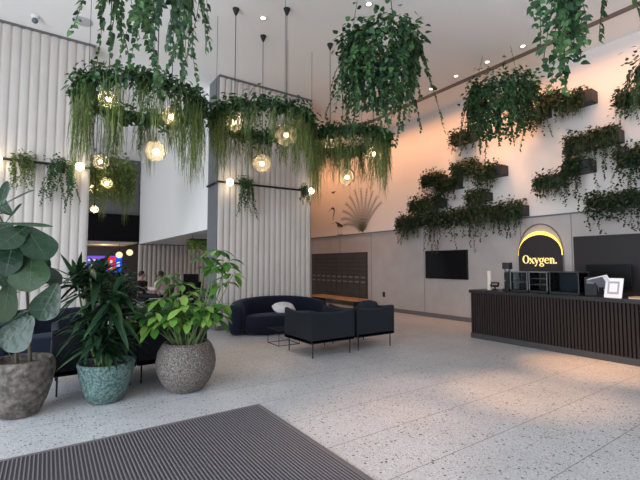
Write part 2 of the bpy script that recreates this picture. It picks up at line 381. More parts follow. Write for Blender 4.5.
# things on the counter (top at 1.07)
T = 1.071
t = thing('paper_roll', 'tall slim beige cylinder at the left end of the counter', 'roll', (8.15,5.2,T))
MB().lathe([(.048,0),(.05,.01),(.05,.41),(.046,.42)], 20).build('tube', M['beige'], t, smooth=True)
MB().lathe([(.03,.42),(.03,.425),(.001,.426)], 16).build('end_cap', M['cream'], t)
t = thing('card_reader', 'small black card payment reader on a stand on the counter', 'card reader', (8.12,5.05,T), .3)
MB().lathe([(.07,0),(.07,.012),(.02,.03),(.02,.09)], 16).build('stand', M['black'], t)
MB().obox((0,0,.13),(.05,0,.035),(0,.085,0),(-.012,0,.02)).build('body', M['black'], t, bevel=.006)
MB().obox((-.035,0,.135),(.02,0,.018),(0,.055,0),(-.002,0,.003)).build('display', M['steel'], t)
t = thing('coffee_grinder', 'tall black coffee grinder with dark square hopper on the counter', 'grinder', (8.2,4.8,T), 0)
MB().box(-.10,-.07,0,.1,.07,.05).box(-.02,-.07,.05,.1,.07,.40).build('body', M['black'], t, bevel=.008)
MB().lathe([(.045,.40),(.062,.44),(.062,.47)], 16).build('collar', M['steel'], t)
MB().box(-.08,-.075,.47,.08,.075,.61).build('hopper', M['dark'], t, bevel=.01)
MB().tube([(-.02,0,.24),(-.10,0,.22)], .02, 8).build('spout', M['steel'], t)
def case(name, label, loc, w, h, shelves, clear=True):
    t = thing(name, label, 'display case', loc, 0, 'glass display cases on the counter')
    MB().box(-.22,-w/2,0,.22,w/2,.05).build('base', M['black'], t)
    f = MB()
    for xx in (-.215,.215):
        for yy in (-w/2+.006, w/2-.006): f.box(xx-.008, yy-.008, .05, xx+.008, yy+.008, h)
    for yy in (-w/2+.006, w/2-.006): f.box(-.215,yy-.008,h-.012,.215,yy+.008,h+.004)
    for xx in (-.215,.215): f.box(xx-.008,-w/2,h-.012,xx+.008,w/2,h+.004)
    f.build('frame', M['steel' if clear else 'plinth'], t)
    MB().box(-.213,-w/2,.05,-.209,w/2,h).build('front_glass', M['case'], t)
    MB().box(-.213,-w/2,h-.004,.213,w/2,h).build('top_glass', M['case'], t)
    for yy in (-w/2, w/2-.004): MB().box(-.21,yy,.05,.21,yy+.004,h-.01).build('side_glass', M['case'], t)
    for z in shelves: MB().box(-.2,-w/2+.01,z,.2,w/2-.01,z+.008).build('shelf', M['steel'], t)
    MB().box(.209,-w/2,.05,.213,w/2,h).build('back_panel', M['case' if clear else 'dark'], t)
    return t
case('display_case', 'glass display case with steel frame, beside the coffee grinder', (8.3,4.49,T), .36, .42, (.2,))
case('display_case', 'middle glass display case of three, with a steel frame', (8.3,4.10,T), .36, .42, (.16,.28))
case('display_case', 'widest glass display case, dark inside, right of the other two', (8.3,3.62,T), .52, .43, (), False)
t = thing('counter_box', 'dark grey box standing on the counter right of the glass cases', 'box', (8.35,3.22,T))
MB().box(-.15,-.10,0,.15,.10,.34).build('body', M['dark'], t, bevel=.01)
MB().box(-.152,-.06,.22,-.150,.06,.30).build('front_plate', M['screengrey'], t)
t = thing('till_screen', 'tilted white and grey till screen on the counter left of the white frame', 'till', (8.2,3.05,T), -.35)
MB().box(-.08,-.09,0,.08,.09,.015).box(-.015,-.03,.015,.015,.03,.16).build('stand', M['black'], t)
MB().obox((0,0,.23),(.008,0,.006),(0,.19,-.045),(-.07,.02,.115)).build('housing', M['paper'], t, bevel=.004)
MB().obox((-.011,.035,.22),(.002,0,.0015),(0,.145,-.034),(-.06,.017,.10)).build('display', M['screengrey'], t)
t = thing('picture_frame', 'white framed grey print standing on the counter', 'frame', (8.1,2.82,T), -.10)
MB().obox((0,0,.165),(.012,0,.004),(0,.135,0),(.05,0,.165)).build('frame', M['paper'], t, bevel=.004)
MB().obox((-.0135,0,.17),(.002,0,.0007),(0,.088,0),(.032,0,.106)).build('print', M['inkgrey'], t)
MB().obox((-.0165,0,.17),(.002,0,.0007),(0,.06,0),(.022,0,.072)).build('print_centre', M['paper'], t)
MB().box(.02,-.02,0,.10,.02,.01).build('easel', M['black'], t)
t = thing('wooden_tray', 'pale wooden tray lying on the counter right of the white frame', 'tray', (8.2,2.38,T))
MB().box(-.15,-.22,0,.15,.22,.012).build('base', M['cream'], t)
MB().box(-.15,-.22,.012,-.14,.22,.03).box(.14,-.22,.012,.15,.22,.03).box(-.14,-.22,.012,.14,-.21,.03).box(-.14,.21,.012,.14,.22,.03).build('rim', M['wood'], t)

# ------------------------------------------------------------------ mailboxes, bench, switch
mb_ = thing('mailbox_unit', 'dark bronze wall of small mailbox doors beside the ribbed column', 'mailboxes', (9.93,11.31,.06))
W_, H_ = 3.75, 2.04
MB().box(-.05,0,0,0,W_,H_).build('frame', M['bronze2'], mb_)
rows = [.02,.42,.82,1.0,1.18,1.34,1.50,1.66,1.82,2.02]
for r in range(9):
    for c in range(10):
        y0 = .02 + c*.371; d = MB().box(-.062, y0, rows[r]+.008, -.05, y0+.358, rows[r+1]-.012).build('door', M['bronze'], mb_)
        if r in (2,3): MB().box(-.066, y0+.06, rows[r]+.05, -.062, y0+.30, rows[r]+.11).build('label_plate', M['label'], d)
        elif r > 3: MB().box(-.066, y0+.05, rows[r+1]-.04, -.062, y0+.31, rows[r+1]-.025).build('slot_lip', M['plinth'], d)
bn = thing('wooden_bench', 'long low bench with a warm wood top in front of the mailboxes', 'bench', (8.6,11.4,0))
MB().box(-.3,-1.35,.42,.3,1.35,.48).build('top', M['wood'], bn, bevel=.006)
for yy in (-1.2, 1.2): MB().box(-.26,yy-.03,0,.26,yy+.03,.42).build('leg', M['black'], bn)
sw = thing('wall_switch', 'small black socket plate on the taupe wall right of the mailboxes', 'socket', (9.93,10.45,.57))
MB().box(-.012,-.06,-.09,0,.06,.09).build('plate', M['black'], sw, bevel=.003)
MB().box(-.016,-.035,-.05,-.012,.035,.05).build('insert', M['dark'], sw)

# mural on the upper wall
mu = thing('wall_mural', 'wading crane and palm fronds drawn on the upper wall above the mailboxes', 'mural', (10.0,12.4,2.84))
c_ = MB(); n_ = (-1,0,0)
def mp(pts, w, mbx, xo=-.004): mbx.ribbon([(xo, y, z) for y, z in pts], w, n_)
mp([(1.55,1.05),(1.35,1.16),(1.22,1.20),(1.12,1.14),(1.10,1.02),(1.16,.88),(1.20,.76),(1.15,.66)], [.01,.03,.10,.10,.07,.05,.035,.02], c_)
mp([(1.0,.58),(.80,.46),(.55,.40)], [.03,.14,.04], c_); mp([(.75,.40),(.50,.34)], [.10,.02], c_); mp([(.9,.42),(.70,.30)], [.05,.02], c_)
for y in (.82,.62): mp([(y,.40),(y+.02,.2),(y,.04)], .016, c_); mp([(y+.08,.03),(y-.12,.03)], .022, c_)
mp([(1.3,.52),(1.0,.58)], .014, c_); mp([(1.32,1.9),(1.15,1.85),(1.0,1.9)], [.02,.10,.02], c_)
c_.build('crane_drawing', M['mural'], mu)
p_ = MB(); p2 = MB()
for k in range(11):
    a0 = radians(38+8.5*k); L_ = 1.75 - .06*abs(k-5); pts = [(-.75, .02)]
    for q in range(14):
        aa = a0 + (a0-radians(95))*1.1*(q/14)**1.4; pts.append((pts[-1][0]+cos(aa)*L_/14, pts[-1][1]+sin(aa)*L_/14))
    mp(pts, .02, p_, -.003)
    for i in range(14):
        t = .18 + .82*i/14; bx, bz = pts[i+1]
        for sd in (-1, 1):
            aa = a0 + sd*.7 + (a0-radians(95))*1.1*(i/14)**1.4; l = .22*(1-.5*t)
            mp([(bx,bz),(bx+cos(aa)*l*.5,bz+sin(aa)*l*.5),(bx+cos(aa)*l,bz+sin(aa)*l)], [.012,.026,.003], p_ if k % 2 else p2, -.005 if k % 2 else -.006)
p_.build('palm_fronds', M['murald'], mu); p2.build('palm_green_leaflets', M['muralgreen'], mu)  # every other frond has its leaflets drawn in the greener mural colour

# ------------------------------------------------------------------ seating
def sweep(path, prof_fn, closed_prof=True):
    mb = MB(); m = len(path); k = None
    for i, p in enumerate(path):
        a = path[max(0, i-1)]; c = path[min(m-1, i+1)]
        d = (V(c) - V(a)).normalized(); sd = V((-d.y, d.x, 0))
        pr = prof_fn(i/(m-1)); k = len(pr)
        for u, z in pr: mb.v.append((p[0]+sd.x*u, p[1]+sd.y*u, z))
    for i in range(m-1):
        for j in range(k): mb.f.append((i*k+j, i*k+(j+1)%k, (i+1)*k+(j+1)%k, (i+1)*k+j))
    mb.f.append(tuple(range(k))[::-1]); mb.f.append(tuple((m-1)*k+j for j in range(k)))
    return mb
def sup(a, e): return math.copysign(abs(a)**e, a)
def rprof(hw, z0, z1, n=20, e=.45):
    return [(hw*sup(cos(2*pi*i/n), e), (z0+z1)/2 + (z1-z0)/2*sup(sin(2*pi*i/n), e)) for i in range(n)]
def curved_sofa(label, loc, rz, sx=1):
    t = thing('curved_sofa', label, 'sofa', loc, rz, 'navy curved sofas')
    path = [(1.18*cos(radians(191-202*i/40)), .70*sin(radians(191-202*i/40)), 0) for i in range(41)]
    def pf(s):
        q = min(s, 1-s)*2; e = math.sqrt(max(.02, 1-(1-min(1, q/.16))**2)) if q < .16 else 1
        hgt = .62 + .20*sin(pi*s)**.8
        return rprof(.17*e, .02 + .16*(1-e), hgt - .10*(1-e))
    sweep(path, pf).build('backrest', M['navy'], t, smooth=True)
    st = MB(); n = 40; rings = []
    for rr, z in [(.80,.03),(.93,.05),(.985,.12),(1,.22),(.985,.33),(.94,.40),(.86,.435),(.6,.45),(.001,.455)]:
        rings.append((rr, z))
    b = 0
    for rr, z in rings:
        for k in range(n):
            a = 2*pi*k/n; st.v.append((1.03*rr*sup(cos(a), .75), -.02 + (.46 if sin(a) > 0 else .44)*rr*sup(sin(a), .8) - .03, z))
    for i in range(len(rings)-1):
        for k in range(n): st.f.append((i*n+k, i*n+(k+1)%n, (i+1)*n+(k+1)%n, (i+1)*n+k))
    st.f.append(tuple(range(n))[::-1])
    st.build('seat', M['navy'], t, smooth=True)
    return t
curved_sofa('navy curved sofa in front of the ribbed column', (4.84,8.70,0), 0)
curved_sofa('navy curved sofa by the left ribbed wall behind the potted plants', (.62,8.35,0), 0)
def pillow(label, loc, rx, rz, sx, sy, mat, grp=None):
    mb = MB(); n = 24
    for j in range(9):
        v = -1 + 2*j/8; 
        for k in range(9):
            u = -1 + 2*k/8
            mb.v.append((u*sx/2*(1-.16*v*v), v*sy/2*(1-.22*u*u), .12*((1-u*u)*(1-v*v))**.4))
    nn = len(mb.v); mb.v += [(x, y, -z) for x, y, z in mb.v]
    for j in range(8):
        for k in range(8):
            q = j*9+k; mb.f.append((q, q+1, q+10, q+9)); mb.f.append((nn+q, nn+q+9, nn+q+10, nn+q+1))
    o = mb.build('cushion', M[mat], None, smooth=True)
    o.location = loc; o.rotation_euler = (rx, 0, rz); tag(o, label, 'cushion', grp); return o
pillow('white cushion lying on the curved sofa by the column', (4.88,8.70,.56), radians(28), .05, .62, .40, 'pillow')
pillow('light grey cushion on the left curved sofa behind the plants', (1.18,8.38,.53), radians(20), -.2, .55, .42, 'greypillow')

def armchair():
    t = thing('armchair', 'x', 'armchair', (0,0,0), 0, 'charcoal box armchairs')
    # seat square .0-.95 in x, back at y=0, opens towards +y
    b = MB().box(.0,.0,.25,.97,.95,.33); b.build('seat_base', M['chair'], t, bevel=.02)
    def slab(pts, nm):           # thin upright slab with a gently dished top edge
        (x0,y0),(x1,y1),th = pts
        mb = MB(); n = 10; d = V((x1-x0, y1-y0, 0)); sd = V((-d.y, d.x, 0)).normalized()*th
        for i in range(n+1):
            s_ = i/n; p = V((x0,y0,0)) + d*s_
            zt = .825 - .045*sin(pi*s_)**.8
            for q, z in ((p, .26), (p, zt-.02), (p+sd*.3, zt), (p+sd*.7, zt), (p+sd, zt-.02), (p+sd, .26)): mb.v.append((q.x, q.y, z))
        for i in range(n):
            for j in range(6): mb.f.append((i*6+j, i*6+(j+1)%6, (i+1)*6+(j+1)%6, (i+1)*6+j))
        mb.f.append(tuple(range(6))[::-1]); mb.f.append(tuple(n*6+j for j in range(6)))
        return mb.build(nm, M['chair'], t, bevel=.012)
    slab(((0,0),(.97,0),.10), 'backrest')
    slab(((.09,.08),(.09,.95),.09), 'armrest'); slab(((.97,.08),(.97,.95),.09), 'armrest')
    MB().box(.11,.12,.33,.86,.95,.47).build('seat_cushion', M['chair'], t, bevel=.04, seg=3)
    for x_, y_ in ((.07,.06),(.90,.06),(.07,.88),(.90,.88)):
        MB().tube([(x_,y_,0),(x_,y_,.27)], .011, 8).build('leg', M['black'], t)
    return t
ac = armchair(); ac.location = (3.81,5.82,0); ac['label'] = 'charcoal box armchair in front of the curved sofa, nearest the plants'
dup(ac, (4.87,5.85,0), None, 'charcoal box armchair with a dark cushion, right-hand one facing the column')
dup(ac, (.08,5.95,0), None, 'charcoal box armchair between the fig pot and the teal pot')
dup(ac, (1.06,5.97,0), None, 'charcoal box armchair behind the teal and brown pots')
pillow('dark charcoal cushion poking above the back of the right-hand armchair', (5.33,6.06,.72), radians(78), .05, .62, .42, 'chair')
ct = thing('wire_side_table', 'low black side table with thin wire frame by the curved sofa', 'side table', (4.12,7.35,0))
q = .24
for z, nm in ((.008,'base_frame'), (.31,'top_frame')): MB().tube([(-q,-q,z),(q,-q,z),(q,q,z),(-q,q,z)], .007, 6, True).build(nm, M['black'], ct)
for x_, y_ in ((-q,-q),(q,-q),(q,q),(-q,q)): MB().tube([(x_,y_,0),(x_,y_,.32)], .007, 6).build('leg', M['black'], ct)
tp = MB()
for k in range(9): tp.tube([(-.24+.06*k,-.24,.315),(-.24+.06*k,.24,.315)], .004, 5)
tp.build('wire_top', M['black'], ct)

# ------------------------------------------------------------------ plants
HEART = [(0,.1),(.12,.8),(.35,1),(.65,.62),(1,.02)]
SMALL = [(0,.05),(.3,1),(1,.02)]
OBOV = [(0,.10),(.06,.30),(.14,.44),(.24,.56),(.34,.70),(.44,.82),(.54,.94),(.64,.99),(.74,1),(.83,.88),(.90,.68),(.96,.42),(1,.05)]
STRAP = [(0,.45),(.25,.9),(.55,1),(.8,.65),(1,.04)]
LEAFLET = [(0,.06),(.25,.55),(.5,.92),(.7,1),(.88,.6),(1,.05)]
def rv(k=1): return V((U(-k,k), U(-k,k), U(-k,k)))
def ring_planter(label, x, y, z, R, seed, near_wall=False, clear=0, L0=(.45,1.5), nleaf=2600, side=0, nc=21, bush=.075, fol='ringleaf', wires=True, grp='hoop planters with trailing grass'):
    random.seed(seed)
    t = thing('hanging_hoop_planter', label, 'hanging planter', (x,y,z), 0, grp)
    MB().tube([(R*cos(2*pi*i/40), R*sin(2*pi*i/40), 0) for i in range(40)], .03, 8, True).build('hoop', M['basket'], t)
    lv = MB()
    for i in range(nleaf):
        a = U(0, 2*pi); r = R + random.gauss(0, .075); zz = random.gauss(.03, .075) if bush < .1 else random.gauss(-.15, bush)
        p = V((r*cos(a), r*sin(a), zz)); o = V((cos(a), sin(a), 0))
        d = o*U(-.8,1) + V((-sin(a), cos(a), 0))*U(-1,1) + V((0,0,U(-.9,.6)))
        L = U(.07,.135); lv.leaf(p, d, V((0,0,.6)) + o*.5 + rv(.6), L, L*.55, SMALL if i % 2 else HEART, .3, .2)
    for i in range(26):                               # short leafy runners
        a = U(0, 2*pi); p = V(((R+U(-.03,.1))*cos(a), (R+U(-.03,.1))*sin(a), .05)); n = random.randint(4, 12)
        for j in range(n):
            p = p + V((U(-.02,.02), U(-.02,.02), -.055)); L = U(.05,.09)
            lv.leaf(p, V((U(-1,1),U(-1,1),-.7)), V((cos(a),sin(a),.5)) + rv(.5), L, L*.6, SMALL, .3)
    lv.build('foliage', M[fol], t)
    g = MB()
    for c in range(nc):
        a0 = 2*pi*(c + U(-.35,.35))/nc; Lc_ = U(*L0)*(.75 if c % 3 == 0 else 1) + side*abs(cos(a0+.6))**3
        for i in range(random.randint(34, 56)):
            a = a0 + random.gauss(0, .062); r = R + random.gauss(.01, .06); L = Lc_*U(.45,1.05)
            p = V((r*cos(a), r*sin(a), U(-.08,.04))); dx, dy = U(-.06,.06), U(-.06,.06); n = 5
            ph = U(0,6); pts = []
            for j in range(n+1):
                s_ = j/n; pts.append(p + V((dx*s_ + .014*sin(ph+s_*9), dy*s_ + .014*cos(ph*1.7+s_*8), -L*s_)))
            w = U(.005,.009); ang = U(0, pi)
            g.ribbon(pts, [w]*n + [w*.3], (cos(ang), sin(ang), 0))
            if i % 2:                                 # side sprigs
                for j in range(1, n):
                    q = pts[j]; e = q + V((U(-.07,.07), U(-.07,.07), -U(.06,.16)))
                    g.ribbon([q, (q+e)/2 + V((0,0,.012)), e], [w*.9, w*.9, w*.2], (cos(ang), sin(ang), .1))
    g.build('trailing_grass', M['grass'], t)
    for k in range(3):
        a = .5 + 2*pi*k/3
        MB().tube([(R*cos(a), R*sin(a), 0), (R*cos(a), R*sin(a), CZ-z)], .004, 5).build('wire', M['black'], t)
    return t
ring_planter('hoop planter with long trailing grass nearest the left ribbed wall', 1.18,6.72,4.24, .86, 11, L0=(.5,1.2), side=.35)
ring_planter('hoop planter with trailing grass hanging in front of the ribbed column', 3.36,6.85,4.38, .90, 12, L0=(.45,1.15), side=.2)
ring_planter('hoop planter with trailing grass hanging right of the column before the crane mural', 5.56,6.95,4.42, .84, 13, L0=(.5,1.3), side=.2)
ring_planter('bushy hoop planter hanging farther back before the dark gallery', 1.22,12.35,4.22, .66, 14, L0=(.7,1.5), nleaf=4200, nc=30, bush=.22, fol='lemon')

def pothos(label, x, y, z, R, seed, ns, Lr, leafL, grp='leafy vine planters hung from the ceiling', mound=.16, az=None, dens=.055, nm=420, tail=(), skirt=0, drift=1):
    random.seed(seed)
    t = thing('hanging_vine_planter', label, 'hanging planter', (x,y,z), 0, grp)
    MB().tube([(R*.8*cos(2*pi*i/32), R*.8*sin(2*pi*i/32), 0) for i in range(32)], .05, 8, True).build('basket_ring', M['basket'], t)
    lv = MB(); vs = MB()
    for i in range(nm):
        a = U(0, 2*pi); r = R*.8 + random.gauss(0, .12); zz = abs(random.gauss(0, mound))
        o = V((cos(a), sin(a), 0)); L = U(.75,1.15)*leafL
        lv.leaf((r*cos(a), r*sin(a), zz), o*U(-.4,1) + V((U(-.6,.6),U(-.6,.6),U(-.6,.5))), V((0,0,1)) + o*.5 + rv(.5), L, L*.78, HEART, .25, .2)
    for i in range(skirt):
        a = U(0, 2*pi); zz = U(-.85,.1); r = R*U(.72,1.08)*(1 - .25*max(0,-zz)); o = V((cos(a), sin(a), 0)); l = U(.7,1.15)*leafL
        lv.leaf((r*cos(a), r*sin(a), zz), V((U(-1,1),U(-1,1),-U(-.2,1.2))), o*U(.4,1.2) + V((0,0,.6)) + rv(.6), l, l*.8, HEART, .22, .15)
    jobs = [(U(0, 2*pi), None) for i in range(ns)]
    for ta, sg_, cnt_, la, lb in tail: jobs += [(random.gauss(ta, sg_), U(la, lb)) for i in range(cnt_)]
    for a, Lf in jobs:
        r0 = R*.8 + U(-.08,.08)
        L = Lr[0] + (Lr[1]-Lr[0])*U(0,1)**1.6; L = Lf or L; o = V((cos(a), sin(a), 0)); p = V((r0*cos(a), r0*sin(a), .06)); pts = [p.copy()]
        out = U(.05,.26)*R/.6; v = o*out + V((0,0,.12)); run = 0; dr = V((U(-.035,.035),U(-.035,.035),0))*drift - o*U(-.01,.02)
        while run < L:
            v = v*.72 + V((0,0,-.15)) + dr + V((U(-.045,.045),U(-.045,.045),0)); stp = v.normalized()*dens; p = p + stp; run += dens; pts.append(p.copy())
            for q in range(2 if U(0,1) < .55 else 1):
                l = U(.6,1.15)*leafL*(1 - .35*run/max(L,.1)); ph = U(-1.5,1.5)
                dd = o*cos(ph)*U(.2,.9) + V((-sin(a),cos(a),0))*sin(ph) + V((0,0,-U(.3,1.3)))
                lv.leaf(p, dd, o*U(.4,1.2) + V((0,0,.6)) + rv(.55), l, l*.78, HEART, .22, .15)
        vs.tube(pts[::2] if len(pts) > 4 else pts, .004, 4)
    lv.build('foliage', M['ivy'], t); vs.build('vine_stem', M['vine'], t)
    for k in range(3):
        a = .2 + 2*pi*k/3
        MB().tube([(R*.8*cos(a), R*.8*sin(a), 0), (R*.5*cos(a), R*.5*sin(a), CZ-z)], .004, 5).build('wire', M['black'], t)
    return t
pothos('leafy vine planter hanging overhead at the top left', .90,4.9,5.28, .56, 21, 58, (.35,1.5), .115, dens=.07)
pothos('leafy round vine planter hanging above the armchairs', 4.52,4.8,5.28, .66, 22, 95, (.4,1.6), .105, nm=700, dens=.06, skirt=650)
pothos('dark leafy vine planter hanging right in front of the right wall', 8.45,5.0,5.52, .72, 23, 110, (.3,1.45), .095, nm=1100, mound=.2, skirt=1000)
pothos('leafy vine planter with one long hanging tail at the top right', 4.12,1.74,4.90, .42, 24, 46, (.15,.6), .115, nm=240, tail=((-2.72,.16,20,1.1,1.75),(-1.1,.12,3,.9,1.15)), drift=.5)
pothos('leafy vine planter at the right edge beside the upper wall', 8.85,2.18,5.15, .45, 25, 70, (.3,1.1), .09, nm=260)

# planter boxes fixed to the right wall
BX = [  # y_high, y_low, z_bottom, z_top, style, name hint
 (7.30,6.62,5.14,5.47,'l','topmost small planter box at the left of the right wall'),
 (7.28,6.50,4.22,4.70,'l','planter box of dark ivy below the topmost left one'),
 (8.42,7.66,4.10,4.48,'l','small planter box third from the bottom in the left cluster'),
 (7.86,7.14,3.86,4.26,'v','planter box with a tail of ivy in the middle of the left cluster'),
 (8.94,7.70,3.37,3.86,'l','wide planter box above the leftmost ledge planter'),
 (6.82,6.20,3.37,3.66,'g','small planter box with trailing grass above the sign, left cluster'),
 (6.50,5.74,3.98,4.36,'g','planter box with an open dark end and trailing grass, left cluster'),
 (9.50,8.56,2.86,3.28,'v','leftmost planter box on the wall ledge'),
 (8.30,6.62,2.86,3.32,'vv','long planter box on the wall ledge trailing over the panels'),
 (6.55,5.22,2.86,3.20,'vg','planter box on the wall ledge left of the arched sign'),
 (4.28,3.62,5.22,5.58,'l','highest planter box with a bare dark end, right cluster'),
 (4.72,4.30,5.40,5.72,'g','small planter box left of the highest one, right cluster'),
 (4.95,4.60,5.20,5.48,'vg','small low planter box hidden beside the dark hanging vine planter'),
 (4.18,3.16,4.20,4.62,'vv','wide planter box with long ivy tails, right cluster'),
 (3.19,2.72,4.92,5.22,'g','planter box with trailing grass at the right edge of the wall'),
 (4.22,3.70,3.68,4.10,'vv','planter box with ivy and a bare dark end above the sign'),
 (4.90,4.28,3.48,3.76,'g','small planter box with a fringe of grass just above the sign'),
 (3.80,2.60,2.88,3.12,'v','long planter box on the ledge at the right edge'),
 (3.22,2.40,3.66,4.02,'v','planter box of ivy at the right edge above the ledge'),
]
for i, (y1, y0, z0, z1, stl, lab) in enumerate(BX):
    random.seed(100+i)
    t = thing('mounted_planter', lab, 'planter box', (9.995,(y0+y1)/2,z0), 0, 'planter boxes on the right wall')
    w = y1 - y0; h = min(.27, (z1-z0)-.06); D_ = .32
    MB().box(-D_,-w/2,0,0,w/2,h).build('box', M['basket'], t, bevel=.006)
    MB().box(-D_+.02,-w/2+.02,h-.03,-.02,w/2-.02,h+.004).build('soil', M['soil'], t)
    lv = MB(); bare = .16 if 'bare' in lab or 'open' in lab else 0
    for k in range(int(680*w)):
        e = U(-w/2+bare, w/2+.04); fr = U(0,1)
        p = V((-U(.02,D_+.10), e, h + abs(random.gauss(0,.10)) - .02)) if fr < .45 else V((-D_-U(0,.12), e, h - abs(random.gauss(0,.23))))
        d = V((-U(-.3,1), U(-1,1), U(-1,.7))); L = U(.05,.095)
        lv.leaf(p, d, V((-.7,0,1)) + rv(.6), L, L*.75, SMALL if k % 2 else HEART, .25, .1)
    nt_ = int(w*18) + (8 if 'v' in stl else 0)
    for k in range(nt_):
        p = V((-D_-U(.01,.08), U(-w/2+bare, w/2), h-.02)); L = h + (U(.0,.25) if 'v' not in stl else U(.05,1)**1.4*(.9 if stl == 'vv' else .55)); run = 0
        dy = U(-.004,.004)
        while run < L:
            p = p + V((U(-.008,.008), dy + U(-.012,.012), -.036)); run += .036; l = U(.04,.075)
            lv.leaf(p, V((-U(0,1),U(-1,1),-U(.2,1))), V((-1,0,.5)) + rv(.5), l, l*.75, SMALL, .25)
    lv.build('foliage', M['boxleaf'], t)
    if 'g' in stl or i % 3 == 1:
        g = MB()
        for k in range(int(170*w)):
            p = V((-D_-U(-.02,.06), U(-w/2+bare, w/2), h+U(-.05,.04))); L = h + U(0,.38)
            g.ribbon([p, p+V((-.03,U(-.02,.02),-L*.4)), p+V((-.03,U(-.05,.05),-L))], [.008,.008,.002], (1, U(-.6,.6), 0))
        g.build('trailing_grass', M['boxgrass'], t)

# rails with lamps and small hanging plants
def bulb_pt(loc, e, r=.04, col=(1,.66,.34)):
    l = bpy.data.lights.new('warm_bulb_light', 'POINT'); l.energy = e; l.color = col; l.shadow_soft_size = r
    o = bpy.data.objects.new('warm_bulb_light', l); C.objects.link(o); o.location = loc; return o
def rail(label, path, bulbs, grp='lamp rails on the ribbed walls'):
    t = thing('mounted_lamp_rail', label, 'lamp rail', path[0], 0, grp); o0 = V(path[0])
    f = MB()
    for a, b in zip(path[:-1], path[1:]): f.tube([V(a)-o0, V(b)-o0], .028, 6)
    f.build('bar', M['black'], t)
    for b in bulbs:
        q = V(b) - o0
        MB().ball(q + V((0,-.06,0)), .085, 14).build('bulb', M['bulb'], t, smooth=True)
        MB().tube([q + V((0,.03,0)), q + V((0,-.01,0))], .03, 8).build('lamp_holder', M['black'], t)
        bulb_pt(V(b) + V((0,-.05,0)), 26, .08, (1,.56,.24))
rail('black rail with two warm lamps and plants on the left ribbed wall', [(-3,9.78,3.68),(.70,9.78,3.71)], [(-.87,9.78,3.68),(.50,9.78,3.71),(-2.2,9.78,3.68)])
rail('black rail with two warm lamps and plants round the column', [(3.43,10.3,3.70),(3.43,9.48,3.70),(6.3,9.48,3.74)], [(3.72,9.48,3.70),(6.17,9.48,3.74)])
def rail_plant(label, x, z, L, R, seed, mat='ringleaf', y=9.42):
    random.seed(seed)
    t = thing('hanging_pot_plant', label, 'plant', (x,y,z), 0, 'small plants on the lamp rails')
    MB().lathe([(.07,-.10),(.09,.06),(.08,.06),(.07,.02),(.001,.02)], 14).build('pot', M['basket'], t)
    lv = MB(); vs = MB()
    for k in range(int(230*R/.18)):
        d = rv(1); p = V((random.gauss(0,R*.5), random.gauss(0,R*.3), .08 + random.gauss(0,.07))); l = U(.04,.075)
        lv.leaf(p, d, V((0,-.5,1)) + rv(.5), l, l*.7, SMALL, .25)
    for k in range(int(24*R/.18)):
        a = U(0, 2*pi); p = V((R*.75*cos(a), -abs(R*.4*sin(a)), .07)); ln = L*U(.25,1)*(1 if k % 5 else 1.1); run = 0; pts = [p.copy()]; dx = U(-.006,.008)
        while run < ln:
            p = p + V((dx+U(-.012,.012), U(-.006,.006), -.03)); run += .03; pts.append(p.copy()); l = U(.035,.06)
            lv.leaf(p, V((U(-1,1),U(-1,.3),-U(.1,1))), V((0,-1,.4)) + rv(.5), l, l*.75, SMALL, .25)
        vs.tube(pts[::3] if len(pts) > 6 else pts, .003, 4)
    lv.build('foliage', M[mat], t); vs.build('vine_stem', M['vine'], t)
rail_plant('small green plant on the left wall rail, left of the fuller one', -.46,3.65,.62,.20,41,'grass',9.72)
rail_plant('fuller small ivy hanging on the left wall rail beside a lamp', .17,3.63,.90,.25,42,'ringleaf',9.72)
rail_plant('small ivy with a long tail on the column rail', 4.14,3.68,.85,.22,43)
rail_plant('little ivy at the right end of the column rail', 5.93,3.70,.48,.14,44)

# globe pendants
def pendant(label, x, y, z, r=.20, e=12):
    t = thing('pendant_globe_lamp', label, 'pendant lamp', (x,y,z), 0, 'clear glass globe pendants')
    MB().ball((0,0,0), r, 24).build('globe', M['globe'], t, smooth=True)
    MB().ball((0,0,-.01), .042, 12).build('bulb', M['bulb'], t, smooth=True)
    MB().tube([(0,0,.03),(0,0,r+.05)], .018, 8).build('lamp_holder', M['black'], t)
    MB().tube([(0,0,r+.04),(0,0,CZ-z-.1)], .007, 6).build('cord', M['black'], t)
    MB().lathe([(.008,CZ-z-.14),(.03,CZ-z-.10),(.065,CZ-z-.01),(.065,CZ-z)], 14).build('ceiling_rose', M['black'], t, smooth=True)
    bulb_pt((x,y,z-.01), e, .045)
pendant('clear globe pendant half hidden in the column hoop planter', 2.80,6.91,4.30,.17)
pendant('clear globe pendant hanging lowest before the ribbed column', 3.63,7.43,3.75)
pendant('clear globe pendant at the right of the column hoop planter', 3.60,6.36,4.06,.21)
pendant('clear globe pendant upper left in the hoop planter before the mural', 4.99,6.88,4.36)
pendant('clear globe pendant lowest in the hoop planter before the mural', 5.76,7.27,3.70)
pendant('clear globe pendant at the right of the hoop planter before the mural', 6.03,6.62,4.15,.20)
pendant('clear globe pendant hanging lowest under the left hoop planter', 1.33,6.45,3.40,.16)
pendant('clear globe pendant inside the left hoop planter, on its left', .72,7.05,4.30,.15)
pendant('clear globe pendant inside the left hoop planter, on its right', 1.72,7.15,4.25,.16)
pendant('clear globe pendant high on the far bushy hoop planter', 1.02,11.3,4.24,.20)
pendant('clear globe pendant in the middle of the far bushy hoop planter', 1.20,11.5,3.74,.14)
pendant('clear globe pendant at the left edge of the far bushy hoop planter', .90,11.9,3.70,.17)
pendant('small clear globe pendant hanging lowest under the far hoop planter', .95,11.6,3.05,.10)

